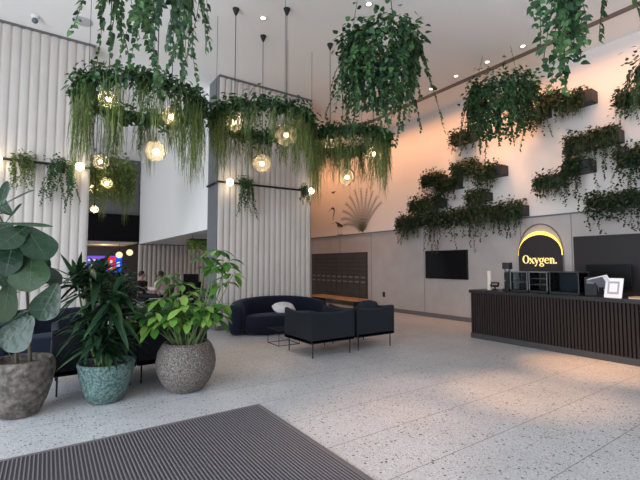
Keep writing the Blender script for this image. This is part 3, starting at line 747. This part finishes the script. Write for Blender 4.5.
# ceiling fittings
for k, (x, y, lab) in enumerate(((8.62,7.12,'recessed downlight fourth from the right along the ceiling slot'),(8.55,6.25,'recessed downlight third along the ceiling slot'),(8.56,5.37,'recessed downlight beside the slot above the dark vine planter'),(8.58,4.51,'recessed downlight nearest the top right by the ceiling slot'),(3.35,6.87,'recessed downlight above the column hoop planter'),(4.79,5.37,'recessed downlight above the round vine planter'),(7.1,3.3,'recessed downlight over the floor before the counter'))):
    t = thing('ceiling_downlight', lab, 'downlight', (x,y,CZ), 0, 'recessed ceiling downlights')
    MB().lathe([(.05,-.004),(.075,-.012),(.08,-.004),(.08,0)], 20).build('rim', M['white'], t, smooth=True)
    MB().lathe([(.048,-.006),(.001,-.005)], 16).build('lens', M['spotem'], t)
t = thing('ceiling_speaker', 'oval looking round grey speaker grille in the ceiling by the left wall', 'speaker', (.42,9.0,CZ))
MB().lathe([(.18,0),(.18,-.012),(.165,-.016),(.001,-.016)], 28).build('grille', flat('grille', (.50,.49,.52), .8), t)
t = thing('ceiling_camera', 'small white ceiling sensor above the left ribbed wall', 'sensor', (-.36,9.35,CZ))
MB().lathe([(.07,0),(.07,-.03),(.04,-.06),(.001,-.06)], 18).build('housing', M['white'], t, smooth=True)
MB().ball((0,-.02,-.10), .055, 12).build('lens', M['greywall'], t, smooth=True)

# ------------------------------------------------------------------ potted plants
def pot(t, prof, rimr, soilz, mat, n=40):
    MB().lathe(prof, n).build('pot', M[mat], t, smooth=True)
    MB().lathe([(rimr,soilz-.02),(rimr*.6,soilz+.01),(.001,soilz+.02)], 24).build('soil', M['soil'], t, smooth=True)
t = thing('potted_fig', 'large leaved fig in a tapering brown stone pot at the left edge', 'potted plant', (-.2,5.55,0))
pot(t, [(.15,0),(.19,.02),(.255,.16),(.30,.32),(.325,.46),(.325,.54),(.305,.60),(.29,.61),(.265,.60),(.265,.50)], .268, .545, 'pot1')
FIG=[((-0.47,5.53,2.17),(-0.39,5.51,2.59),0.085),((-0.46,5.46,2.25),(-0.14,5.17,2.46),0.13),((-0.39,5.61,2.12),(-0.25,5.43,2.33),0.08),((-0.47,5.48,2.08),(0.04,5.0,2.08),0.07),((-0.19,5.35,2.06),(-0.42,5.16,1.83),0.29),((-0.21,5.42,2.06),(0.0,5.0,1.72),0.33),((-0.3,5.38,1.93),(-0.35,5.19,1.55),0.26),((-0.14,5.34,1.78),(-0.14,5.06,1.39),0.37),((0.1,5.07,1.44),(-0.05,5.08,1.09),0.28),((-0.32,5.42,1.49),(-0.37,5.36,1.06),0.22),((-0.11,5.36,1.16),(-0.42,5.4,1.04),0.14),((-0.11,5.24,1.1),(-0.32,5.23,0.78),0.33),((-0.48,5.64,1.61),(-0.35,5.32,1.44),0.15),((-0.32,5.49,2.08),(-0.55,5.54,1.99),0.22),((-0.28,5.67,1.81),(0.01,5.43,1.58),0.24),((-0.42,5.58,1.8),(-0.65,5.76,1.58),0.26),((-0.49,5.62,2.02),(-0.74,5.89,2.2),0.24),((-0.37,5.59,1.25),(-0.59,5.64,0.94),0.26),((-0.26,5.73,1.67),(-0.34,5.81,1.33),0.26),((-0.35,5.63,2.2),(-0.64,5.87,2.49),0.22),((-0.1,5.5,1.67),(0.11,5.25,1.43),0.2),((-0.41,5.59,0.82),(-0.56,5.64,0.71),0.2)]
O_ = V((-.2,5.55,0)); lv = MB(); vn = MB(); stm = MB()
trunk = [V((-.24,5.56,.54)), V((-.26,5.56,1.0)), V((-.30,5.56,1.5)), V((-.38,5.56,2.0)), V((-.46,5.56,2.2))]
trunk2 = [V((-.12,5.58,.54)), V((-.14,5.56,.9)), V((-.18,5.54,1.4)), V((-.22,5.5,2.0))]
stm.tube([p-O_ for p in trunk], [.022,.02,.018,.014,.01], 8); stm.tube([p-O_ for p in trunk2], [.02,.018,.014,.01], 8)
random.seed(5)
for a, b, w in FIG:
    a, b = V(a), V(b); d = b - a; L = d.length
    view = (V((-.2,0,1.65)) - a).normalized(); n = view + V((0,0,.9)) + rv(.3)
    lv.leaf(a-O_, d, n, L, w, OBOV, .18, .06)
    sd = d.cross(n).normalized(); nn = sd.cross(d.normalized()).normalized()
    vn.ribbon([a-O_+nn*.004, a-O_+d*.5+nn*.004-V((0,0,.06*L*.25)), b-O_-d*.06+nn*.004-V((0,0,.06*L*.85))], [.008,.005,.002], nn)
    for j in range(4):
        s0 = .2 + .17*j; base = a-O_+d*s0 - V((0,0,.06*L*s0*s0)) + nn*.004
        for sg_ in (-1, 1):
            hw = w*.42*(.6 + .4*sin(pi*min(1, s0+.15)))
            vn.ribbon([base, base + d*.13 + sd*sg_*hw + nn*(.18*hw)], [.003,.001], nn)
    tr = min(trunk+trunk2, key=lambda q: (q-a).length + max(0, q.z-a.z)*2)
    stm.tube([tr-O_, (tr+a)/2-O_+V((0,0,.02)), a-O_], .006, 5)
lv.build('leaves', M['fig'], t, smooth=True); vn.build('leaf_veins', M['vein'], t); stm.build('stem', M['stem'], t)

t = thing('potted_dracaena', 'dark strap leaved plant in a speckled teal pot', 'potted plant', (.64,5.52,0))
pot(t, [(.16,0),(.19,.015),(.245,.14),(.285,.28),(.305,.38),(.312,.43),(.318,.44),(.316,.47),(.295,.475),(.28,.46),(.28,.40)], .282, .42, 'pot2')
random.seed(9); lv = MB(); stm = MB()
for cx, cy, cz, nl, sc in ((-.12,-.02,1.50,26,1.1),(.02,-.16,1.22,40,1.05),(-.22,.02,1.02,34,.9),(-.10,-.2,.82,40,.85),(.12,.0,.84,34,.85),(-.26,.10,1.42,24,1),(.10,.08,1.30,26,1),(-.22,-.06,1.62,12,1),(-.02,-.12,.70,24,.55)):
    c = V((cx, cy, cz)); stm.tube([(cx*.35,cy*.35,.42),(cx*.7,cy*.7,cz*.6),(cx,cy,cz)], [.016,.013,.010], 6)
    for i in range(nl):
        a = i*2.4 + U(-.3,.3); el = U(-.45,1.2); L = U(.34,.56)*sc
        p = c + V((0,0,U(-.22,.06)*sc)); d = V((cos(a)*cos(el), sin(a)*cos(el), sin(el)))
        lv.leaf(p, d, V((0,0,1)) + rv(.25), L, U(.055,.082), STRAP, .35, U(.15,.6))
for cx, cy, cz in ((-.33,.10,1.42),(-.10,.05,1.50)):
    stm.tube([(cx*.3,cy*.3,.42),(cx*.7,cy*.7,cz*.6),(cx,cy,cz)], [.016,.013,.010], 6)
    for i in range(13):
        a = i*2.4; el = U(.35,1.3); L = U(.28,.50); d = V((cos(a)*cos(el), sin(a)*cos(el), sin(el)))
        lv.leaf((cx, cy, cz+U(-.1,.05)), d, V((0,0,1)) + rv(.25), L, U(.055,.08), STRAP, .35, U(.05,.35))
lv.build('leaves', M['drac'], t, smooth=True); stm.build('stem', M['gstem'], t)

t = thing('potted_umbrella_plant', 'bright green umbrella plant in a round speckled brown pot', 'potted plant', (1.56,5.40,0))
pot(t, [(.17,0),(.22,.02),(.31,.13),(.368,.27),(.38,.38),(.36,.50),(.315,.59),(.285,.625),(.262,.63),(.25,.61),(.25,.54)], .255, .56, 'pot3')
SCH=[(1.71,5.14,1.73),(1.97,5.09,1.68),(1.82,4.99,1.83),(1.92,5.08,1.39),(2.01,4.95,1.51),(1.32,5.48,1.49),(1.49,5.43,1.38),(1.23,5.5,1.18),(1.09,5.49,1.11),(1.38,5.28,1.19),(1.64,5.35,1.17),(1.02,5.61,.9),(1.15,5.34,.88),(1.29,5.18,.98),(1.47,5.12,.97),(1.64,5.12,1.03),(1.81,5.07,.95),(1.66,5.0,.98),(1.48,5.06,.96),(1.88,5.19,1.09),(1.90,5.2,1.0),(1.11,5.44,.9),(1.34,5.68,1.09),(1.76,5.38,1.3),(1.55,5.61,.99),(1.72,5.44,.96),(1.33,5.23,.93),(1.3,5.9,1.0),(1.8,5.75,1.05),(1.55,5.9,1.15),(1.2,5.2,1.0),(1.3,5.05,1.02),(1.75,5.0,1.06),(1.42,5.02,1.12),(1.12,5.2,1.06),(1.62,4.95,1.1),(1.85,5.05,1.12),(1.5,5.35,1.25),(1.24,5.35,1.2),(1.9,4.95,1.62),(1.8,5.1,1.6),(1.6,5.05,1.0),(1.05,5.4,.98)]
random.seed(17); lv = MB(); stm = MB(); O_ = V((1.56,5.40,0))
for h in SCH:
    h = V(h) - O_; b = V((h.x*.25+U(-.05,.05), h.y*.25+U(-.05,.05), .56)); mid = (b+h)/2 + V((h.x*.12, h.y*.12, .10))
    stm.tube([b, mid, h], [.009,.007,.005], 5)
    n = random.randint(6, 8); a0 = U(0, 6)
    for i in range(n):
        a = a0 + 2*pi*i/n; d = V((cos(a), sin(a), U(-.4,.35))); L = U(.15,.235)
        lv.leaf(h + d*.03, d, V((0,0,1)) + rv(.2), L, L*.46, LEAFLET, .25, U(.2,.6))
lv.build('leaves', M['scheff'], t, smooth=True); stm.build('stem', M['gstem'], t)

for k, (x, y, h, lab) in enumerate(((1.0,12.6,1.6,'bushy dark green plant below the far screen, leftmost of three'),(1.55,11.9,1.5,'bushy dark green plant behind the curved sofa, middle of three'),(1.8,12.8,1.4,'bushy dark green plant beside the two seated people'))):
    random.seed(60+k)
    t = thing('potted_bush', lab, 'potted plant', (x,y,0), 0, 'bushy floor plants behind the left sofa')
    MB().lathe([(.2,0),(.27,.4),(.25,.4),(.24,.34),(.001,.34)], 20).build('pot', M['dark'], t)
    lv = MB(); stm = MB()
    for i in range(330):
        a = U(0, 2*pi); rr = U(0,.36); z = U(.45,h); p = V((rr*cos(a), rr*sin(a), z)); L = U(.14,.26)
        lv.leaf(p, V((cos(a),sin(a),U(-.5,.9))), V((0,0,1)) + rv(.3), L, L*U(.2,.4), STRAP, .3, U(.2,.7))
    for i in range(8): a = U(0,6); stm.tube([(0,0,.34),(.15*cos(a),.15*sin(a),.8),(.35*cos(a),.35*sin(a),h*.9)], .01, 5)
    lv.build('leaves', M['drac'], t); stm.build('stem', M['gstem'], t)

random.seed(77)
t = thing('hanging_trough_planter', 'dark trough of lime green foliage under the white upper wall', 'planter', (4.35,12.9,2.2))
MB().box(-.65,-.2,.08,.65,.2,.26).build('trough', M['basket'], t)
for xx in (-.5, .5): MB().tube([(xx,0,.26),(xx,0,.368)], .01, 6).build('hanger', M['black'], t)
lv = MB()
for i in range(650):
    p = V((U(-.72,.66), -.2-U(-.06,.12), .22-abs(random.gauss(0,.17)))); L = U(.06,.12)
    lv.leaf(p, V((U(-1,1),-U(0,1),U(-1,.3))), V((0,-.7,.8)) + rv(.5), L, L*.6, SMALL, .25, .2)
lv.build('foliage', M['lemon'], t)

# ------------------------------------------------------------------ the far bar, people, stools
tv = thing('far_television', 'blue and red television picture glowing at the far bar', 'television', (2.32,22.0,1.22))
MB().box(-.78,0,0,.78,.06,.86).build('bezel', M['black'], tv)
MB().box(-.76,-.004,.02,.76,0,.84).build('picture', M['tvblue'], tv)
MB().box(.12,-.010,.06,.46,-.005,.80).build('red_panel', M['tvred'], tv)
MB().box(.23,-.016,.02,.33,-.011,.62).box(-.2,-.016,.02,.0,-.011,.40).box(-.72,-.016,.58,-.4,-.011,.66).box(-.72,-.016,.3,-.5,-.011,.4).box(.52,-.016,.3,.66,-.011,.55).build('pale_shapes', M['tvwhite'], tv)
MB().box(-.72,-.010,.68,.1,-.005,.80).box(-.3,-.010,.42,.05,-.005,.6).build('purple_panel', M['tvpurple'], tv)
MB().box(-.05,.02,-1.22,.05,.06,0).box(-.4,-.2,-1.22,.4,.25,-1.19).build('floor_stand', M['black'], tv)
for x, y, z, lab in ((2.80,20.9,2.08,'glowing round globe lamp over the far bar, left of two'),(3.25,20.9,2.20,'glowing round globe lamp over the far bar, right of two')):
    t = thing('pendant_ball_lamp', lab, 'pendant lamp', (x,y,z), 0, 'opal globes over the far bar')
    MB().ball((0,0,0), .15, 16).build('globe', emit('opal_'+lab[-12:-7].strip(), (1,.75,.42), 1.4), t, smooth=True)
    MB().tube([(0,0,.14),(0,0,2.62-z)], .008, 6).build('cord', M['black'], t)
t = thing('bar_counter', 'dark bar counter in the far room under the globe lamps', 'bar', (2.6,23.5,0))
MB().box(-3,-.3,0,.8,.3,1.05).build('body', M['brownchair'], t); MB().box(-3.05,-.35,1.05,.85,.35,1.1).build('top', M['wood'], t)

def skin_mesh(name, pts, edges, mat, parent, sub=2):
    me = bpy.data.meshes.new(name); me.from_pydata([p[:3] for p in pts], edges, []); me.materials.append(mat)
    o = bpy.data.objects.new(name, me); C.objects.link(o); o.parent = parent
    m = o.modifiers.new('skin', 'SKIN'); m.use_smooth_shade = True
    if not me.skin_vertices: 
        bpy.context.view_layer.objects.active = o
    for i, p in enumerate(pts):
        sv = me.skin_vertices[0].data[i]; r = p[3]; sv.radius = r if isinstance(r, tuple) else (r, r)
    me.skin_vertices[0].data[0].use_root = True
    s = o.modifiers.new('sub', 'SUBSURF'); s.levels = s.render_levels = sub
    return o
def skinlayer(me):
    return me
def person(label, loc, rz, cloth, reach, long_hair):
    t = thing('person', label, 'person', loc, rz)
    # seated, facing +x; seat at z=.47
    P = [(0,0,.56,(.13,.11)), (.0,0,.72,(.15,.11)), (.02,0,.92,(.165,.11)), (.03,0,1.04,(.12,.09)), (.05,0,1.11,.052), (.07,0,1.17,.055), (.075,0,1.235,(.082,.092)), (.07,0,1.315,(.075,.085))]
    E = [(i,i+1) for i in range(7)]
    def add(p, to): P.append(p); E.append((to, len(P)-1)); return len(P)-1
    for s in (-1, 1):
        a = add((.03,s*.17,1.01,.055), 3); b = add((.10,s*.23,.76,.044), a)
        hx = .34 + reach; c = add((hx,s*.12,.80+reach*.3,.032), b); d = add((hx+.07,s*.11,.81+reach*.3,(.038,.018)), c)
        for f_ in range(4):
            g = add((hx+.12,s*(.135-.017*f_),.81+reach*.3,.0095), d); add((hx+.155-.004*abs(f_-1.5),s*(.136-.017*f_),.795+reach*.3,.0085), g)
        g = add((hx+.085,s*.075,.815+reach*.3,.010), d); add((hx+.115,s*.062,.80+reach*.3,.009), g)
        k = add((.12,s*.10,.54,.085), 0); k = add((.46,s*.11,.53,.066), k); k = add((.47,s*.11,.28,.05), k); k = add((.46,s*.11,.07,.038), k); add((.62,s*.12,.04,(.045,.03)), k)
    body = skin_mesh('body', P, E, M['skin'], t)
    P2 = [(p[0],p[1],p[2],tuple(q+.034 for q in (p[3] if isinstance(p[3], tuple) else (p[3],p[3])))) for p in P[:4]]; E2 = [(0,1),(1,2),(2,3)]
    for s in (-1, 1):
        n = len(P2); hx = .34 + reach
        P2 += [(.03,s*.19,1.02,.098), (.10,s*.235,.76,.08), (.06+hx*.8,s*.15,.79+reach*.25,.062)]; E2 += [(3,n),(n,n+1),(n+1,n+2)]
    skin_mesh('shirt', P2, E2, M[cloth], t)
    P3 = [(0,0,.54,(.145,.13))]; E3 = []
    for s in (-1, 1):
        n = len(P3); P3 += [(.12,s*.10,.54,.098), (.46,s*.11,.53,.08), (.47,s*.11,.28,.065), (.46,s*.11,.11,.055)]; E3 += [(0,n),(n,n+1),(n+1,n+2),(n+2,n+3)]
    skin_mesh('trousers', P3, E3, M['trousers'], t)
    h = MB(); h.ball((.045,0,1.30), .118, 16, (1,.92,1.0))
    h.v = [(x if x < .10 else .10, y, max(z, 1.235 if x > 0 else (1.05 if long_hair else 1.2))) for x, y, z in h.v]
    h.build('hair', M['hair'], t, smooth=True)
    ey = MB(); [ey.ball((.158,s*.035,1.265), .011, 8) for s in (-1, 1)]; ey.build('eyes', M['eye'], t)
    MB().ball((.172,0,1.235), .02, 8, (1,.8,1.3)).build('nose', M['skin'], t, smooth=True)
    MB().ball((.155,0,1.195), .022, 8, (.5,1,.3)).build('mouth', M['cloth2'], t, smooth=True)
    er = MB(); [er.ball((.07,s*.092,1.245), .025, 8, (.8,.4,1.3)) for s in (-1, 1)]; er.build('ears', M['skin'], t, smooth=True)
    return t
def lounge_chair(label, loc, rz, mat):
    t = thing('lounge_chair', label, 'chair', loc, rz, 'chairs in the far seating area')
    MB().box(-.28,-.28,.36,.30,.28,.46).build('seat', M[mat], t, bevel=.03)
    MB().obox((-.30,0,.66),(.035,0,.01),(0,.28,0),(-.05,0,.26)).build('backrest', M[mat], t, bevel=.02)
    for x, y in ((-.25,-.25),(.26,-.25),(-.25,.25),(.26,.25)): MB().tube([(x,y,0),(x,y,.36)], .015, 6).build('leg', M['black'], t)
    return t
FA = math.atan2(-.5657, .8246)       # line between the two people
lounge_chair('dark chair under the person in black', (2.72,15.13,0), FA, 'dark')
person('person in black leaning forward, seated facing someone in pale pink', (2.72,15.13,0), FA, 'cloth1', 0, False)
lounge_chair('brown leather chair under the person in pale pink', (3.34,14.70,0), FA+pi, 'brownchair')
person('person in a pale pink top with dark hair, arms stretched forward', (3.34,14.70,0), FA+pi, 'cloth2', .10, True)
lounge_chair('dark chair behind the brown leather chair', (4.05,15.2,0), 2.2, 'dark')
for x, y, lab in ((4.15,13.3,'tall black bar stool beside the column, nearer one'),(4.55,14.1,'tall black bar stool standing behind the nearer stool')):
    t = thing('bar_stool', lab, 'stool', (x,y,0), .4, 'tall black stools')
    MB().box(-.19,-.19,.72,.19,.19,.77).build('seat', M['black'], t, bevel=.015)
    MB().box(-.19,.16,.77,.19,.19,1.02).build('backrest', M['black'], t, bevel=.01)
    for a, b in ((-1,-1),(1,-1),(-1,1),(1,1)): MB().tube([(a*.2,b*.2,0),(a*.16,b*.16,.72)], .013, 6).build('leg', M['black'], t)
    MB().tube([(-.19,-.19,.28),(.19,-.19,.28),(.19,.19,.28),(-.19,.19,.28)], .01, 6, True).build('foot_ring', M['black'], t)
t = thing('folding_screen', 'dark upright panel with a pale edge beside the bar stools', 'screen', (4.0,14.3,0), FA)
MB().box(-.02,-.02,.0,.5,.02,1.3).build('panel', M['blackwall'], t); MB().box(-.06,-.03,0,-.02,.03,1.32).build('edge_post', M['steel'], t)
t = thing('low_table', 'low pale table in front of the seated people', 'table', (3.35,13.4,0))
MB().box(-.6,-.35,.5,.6,.35,.54).build('top', M['white'], t)
for a, b in ((-1,-1),(1,-1),(-1,1),(1,1)): MB().tube([(a*.5,b*.28,0),(a*.5,b*.28,.5)], .015, 6).build('leg', M['black'], t)

# ------------------------------------------------------------------ light
def area(name, loc, rot, sx, sy, e, col, spread=pi):
    l = bpy.data.lights.new(name, 'AREA'); l.shape = 'RECTANGLE'; l.size = sx; l.size_y = sy; l.energy = e; l.color = col; l.spread = spread
    o = bpy.data.objects.new(name, l); C.objects.link(o); o.location = loc; o.rotation_euler = rot; return o
# daylight through the glazed left front and the glazing behind the camera
area('daylight_left', (-5.8,.7,2.6), (radians(90),0,radians(-90)), 9.2, 5.1, 1380, (.78,.89,1))
area('daylight_behind', (2.0,-3.8,3.1), (radians(90),0,0), 15, 5.8, 250, (.90,.95,1))
area('daylight_far_left', (-5.8,15.0,3.2), (radians(90),0,radians(-90)), 9, 5.5, 370, (.92,.96,1))
# warm wash from the ceiling slot onto the right wall
area('slot_wash', (8.94,7.0,6.46), (0,radians(-27),0), .10, 17, 185, (1,.49,.235), radians(112))
def spot(loc, e, ang, col=(1,.70,.45), rot=(0,0,0), blend=1):
    l = bpy.data.lights.new('downlight_beam', 'SPOT'); l.energy = e; l.spot_size = radians(ang); l.spot_blend = blend; l.color = col; l.shadow_soft_size = .05
    o = bpy.data.objects.new('downlight_beam', l); C.objects.link(o); o.location = loc; o.rotation_euler = rot
for x, y in ((8.58,4.51),(8.56,5.37),(8.55,6.25),(8.62,7.12)): spot((x,y,6.44), 150, 64, (1,.55,.30), rot=(0,radians(-22),0))
spot((7.25,2.85,6.44), 2300, 23, (1,.52,.24)); spot((5.25,2.75,6.44), 1300, 24, (1,.55,.28)); spot((4.0,3.3,6.44), 550, 24, (1,.6,.4)); spot((2.65,2.95,6.44), 550, 24, (1,.6,.4)); spot((3.1,6.7,6.44), 420, 30); spot((4.79,5.37,6.44), 90, 40)
spot((1.6,6.9,6.4), 60, 40)
bulb_pt((2.4,22.8,2.3), 30, .2)
w = bpy.data.worlds.new('sky'); bpy.context.scene.world = w; w.use_nodes = True
w.node_tree.nodes['Background'].inputs[0].default_value = (.80,.88,1,1); w.node_tree.nodes['Background'].inputs[1].default_value = .55

# ------------------------------------------------------------------ camera
cam = bpy.data.cameras.new('camera'); co = bpy.data.objects.new('camera', cam); C.objects.link(co)
cam.sensor_width = 36; cam.lens = 36*397/640; cam.clip_start = .05
co.location = (0,0,1.65); co.rotation_euler = (radians(90)+math.atan(24/397), 0, -radians(34.45))
sc = bpy.context.scene; sc.camera = co
vs = sc.view_settings; vs.view_transform = 'Standard'; vs.look = 'None'; vs.gamma = 1; vs.use_curve_mapping = False; vs.exposure = 0
sc.cycles.max_bounces = 8; sc.cycles.transparent_max_bounces = 16; sc.cycles.sample_clamp_indirect = 5
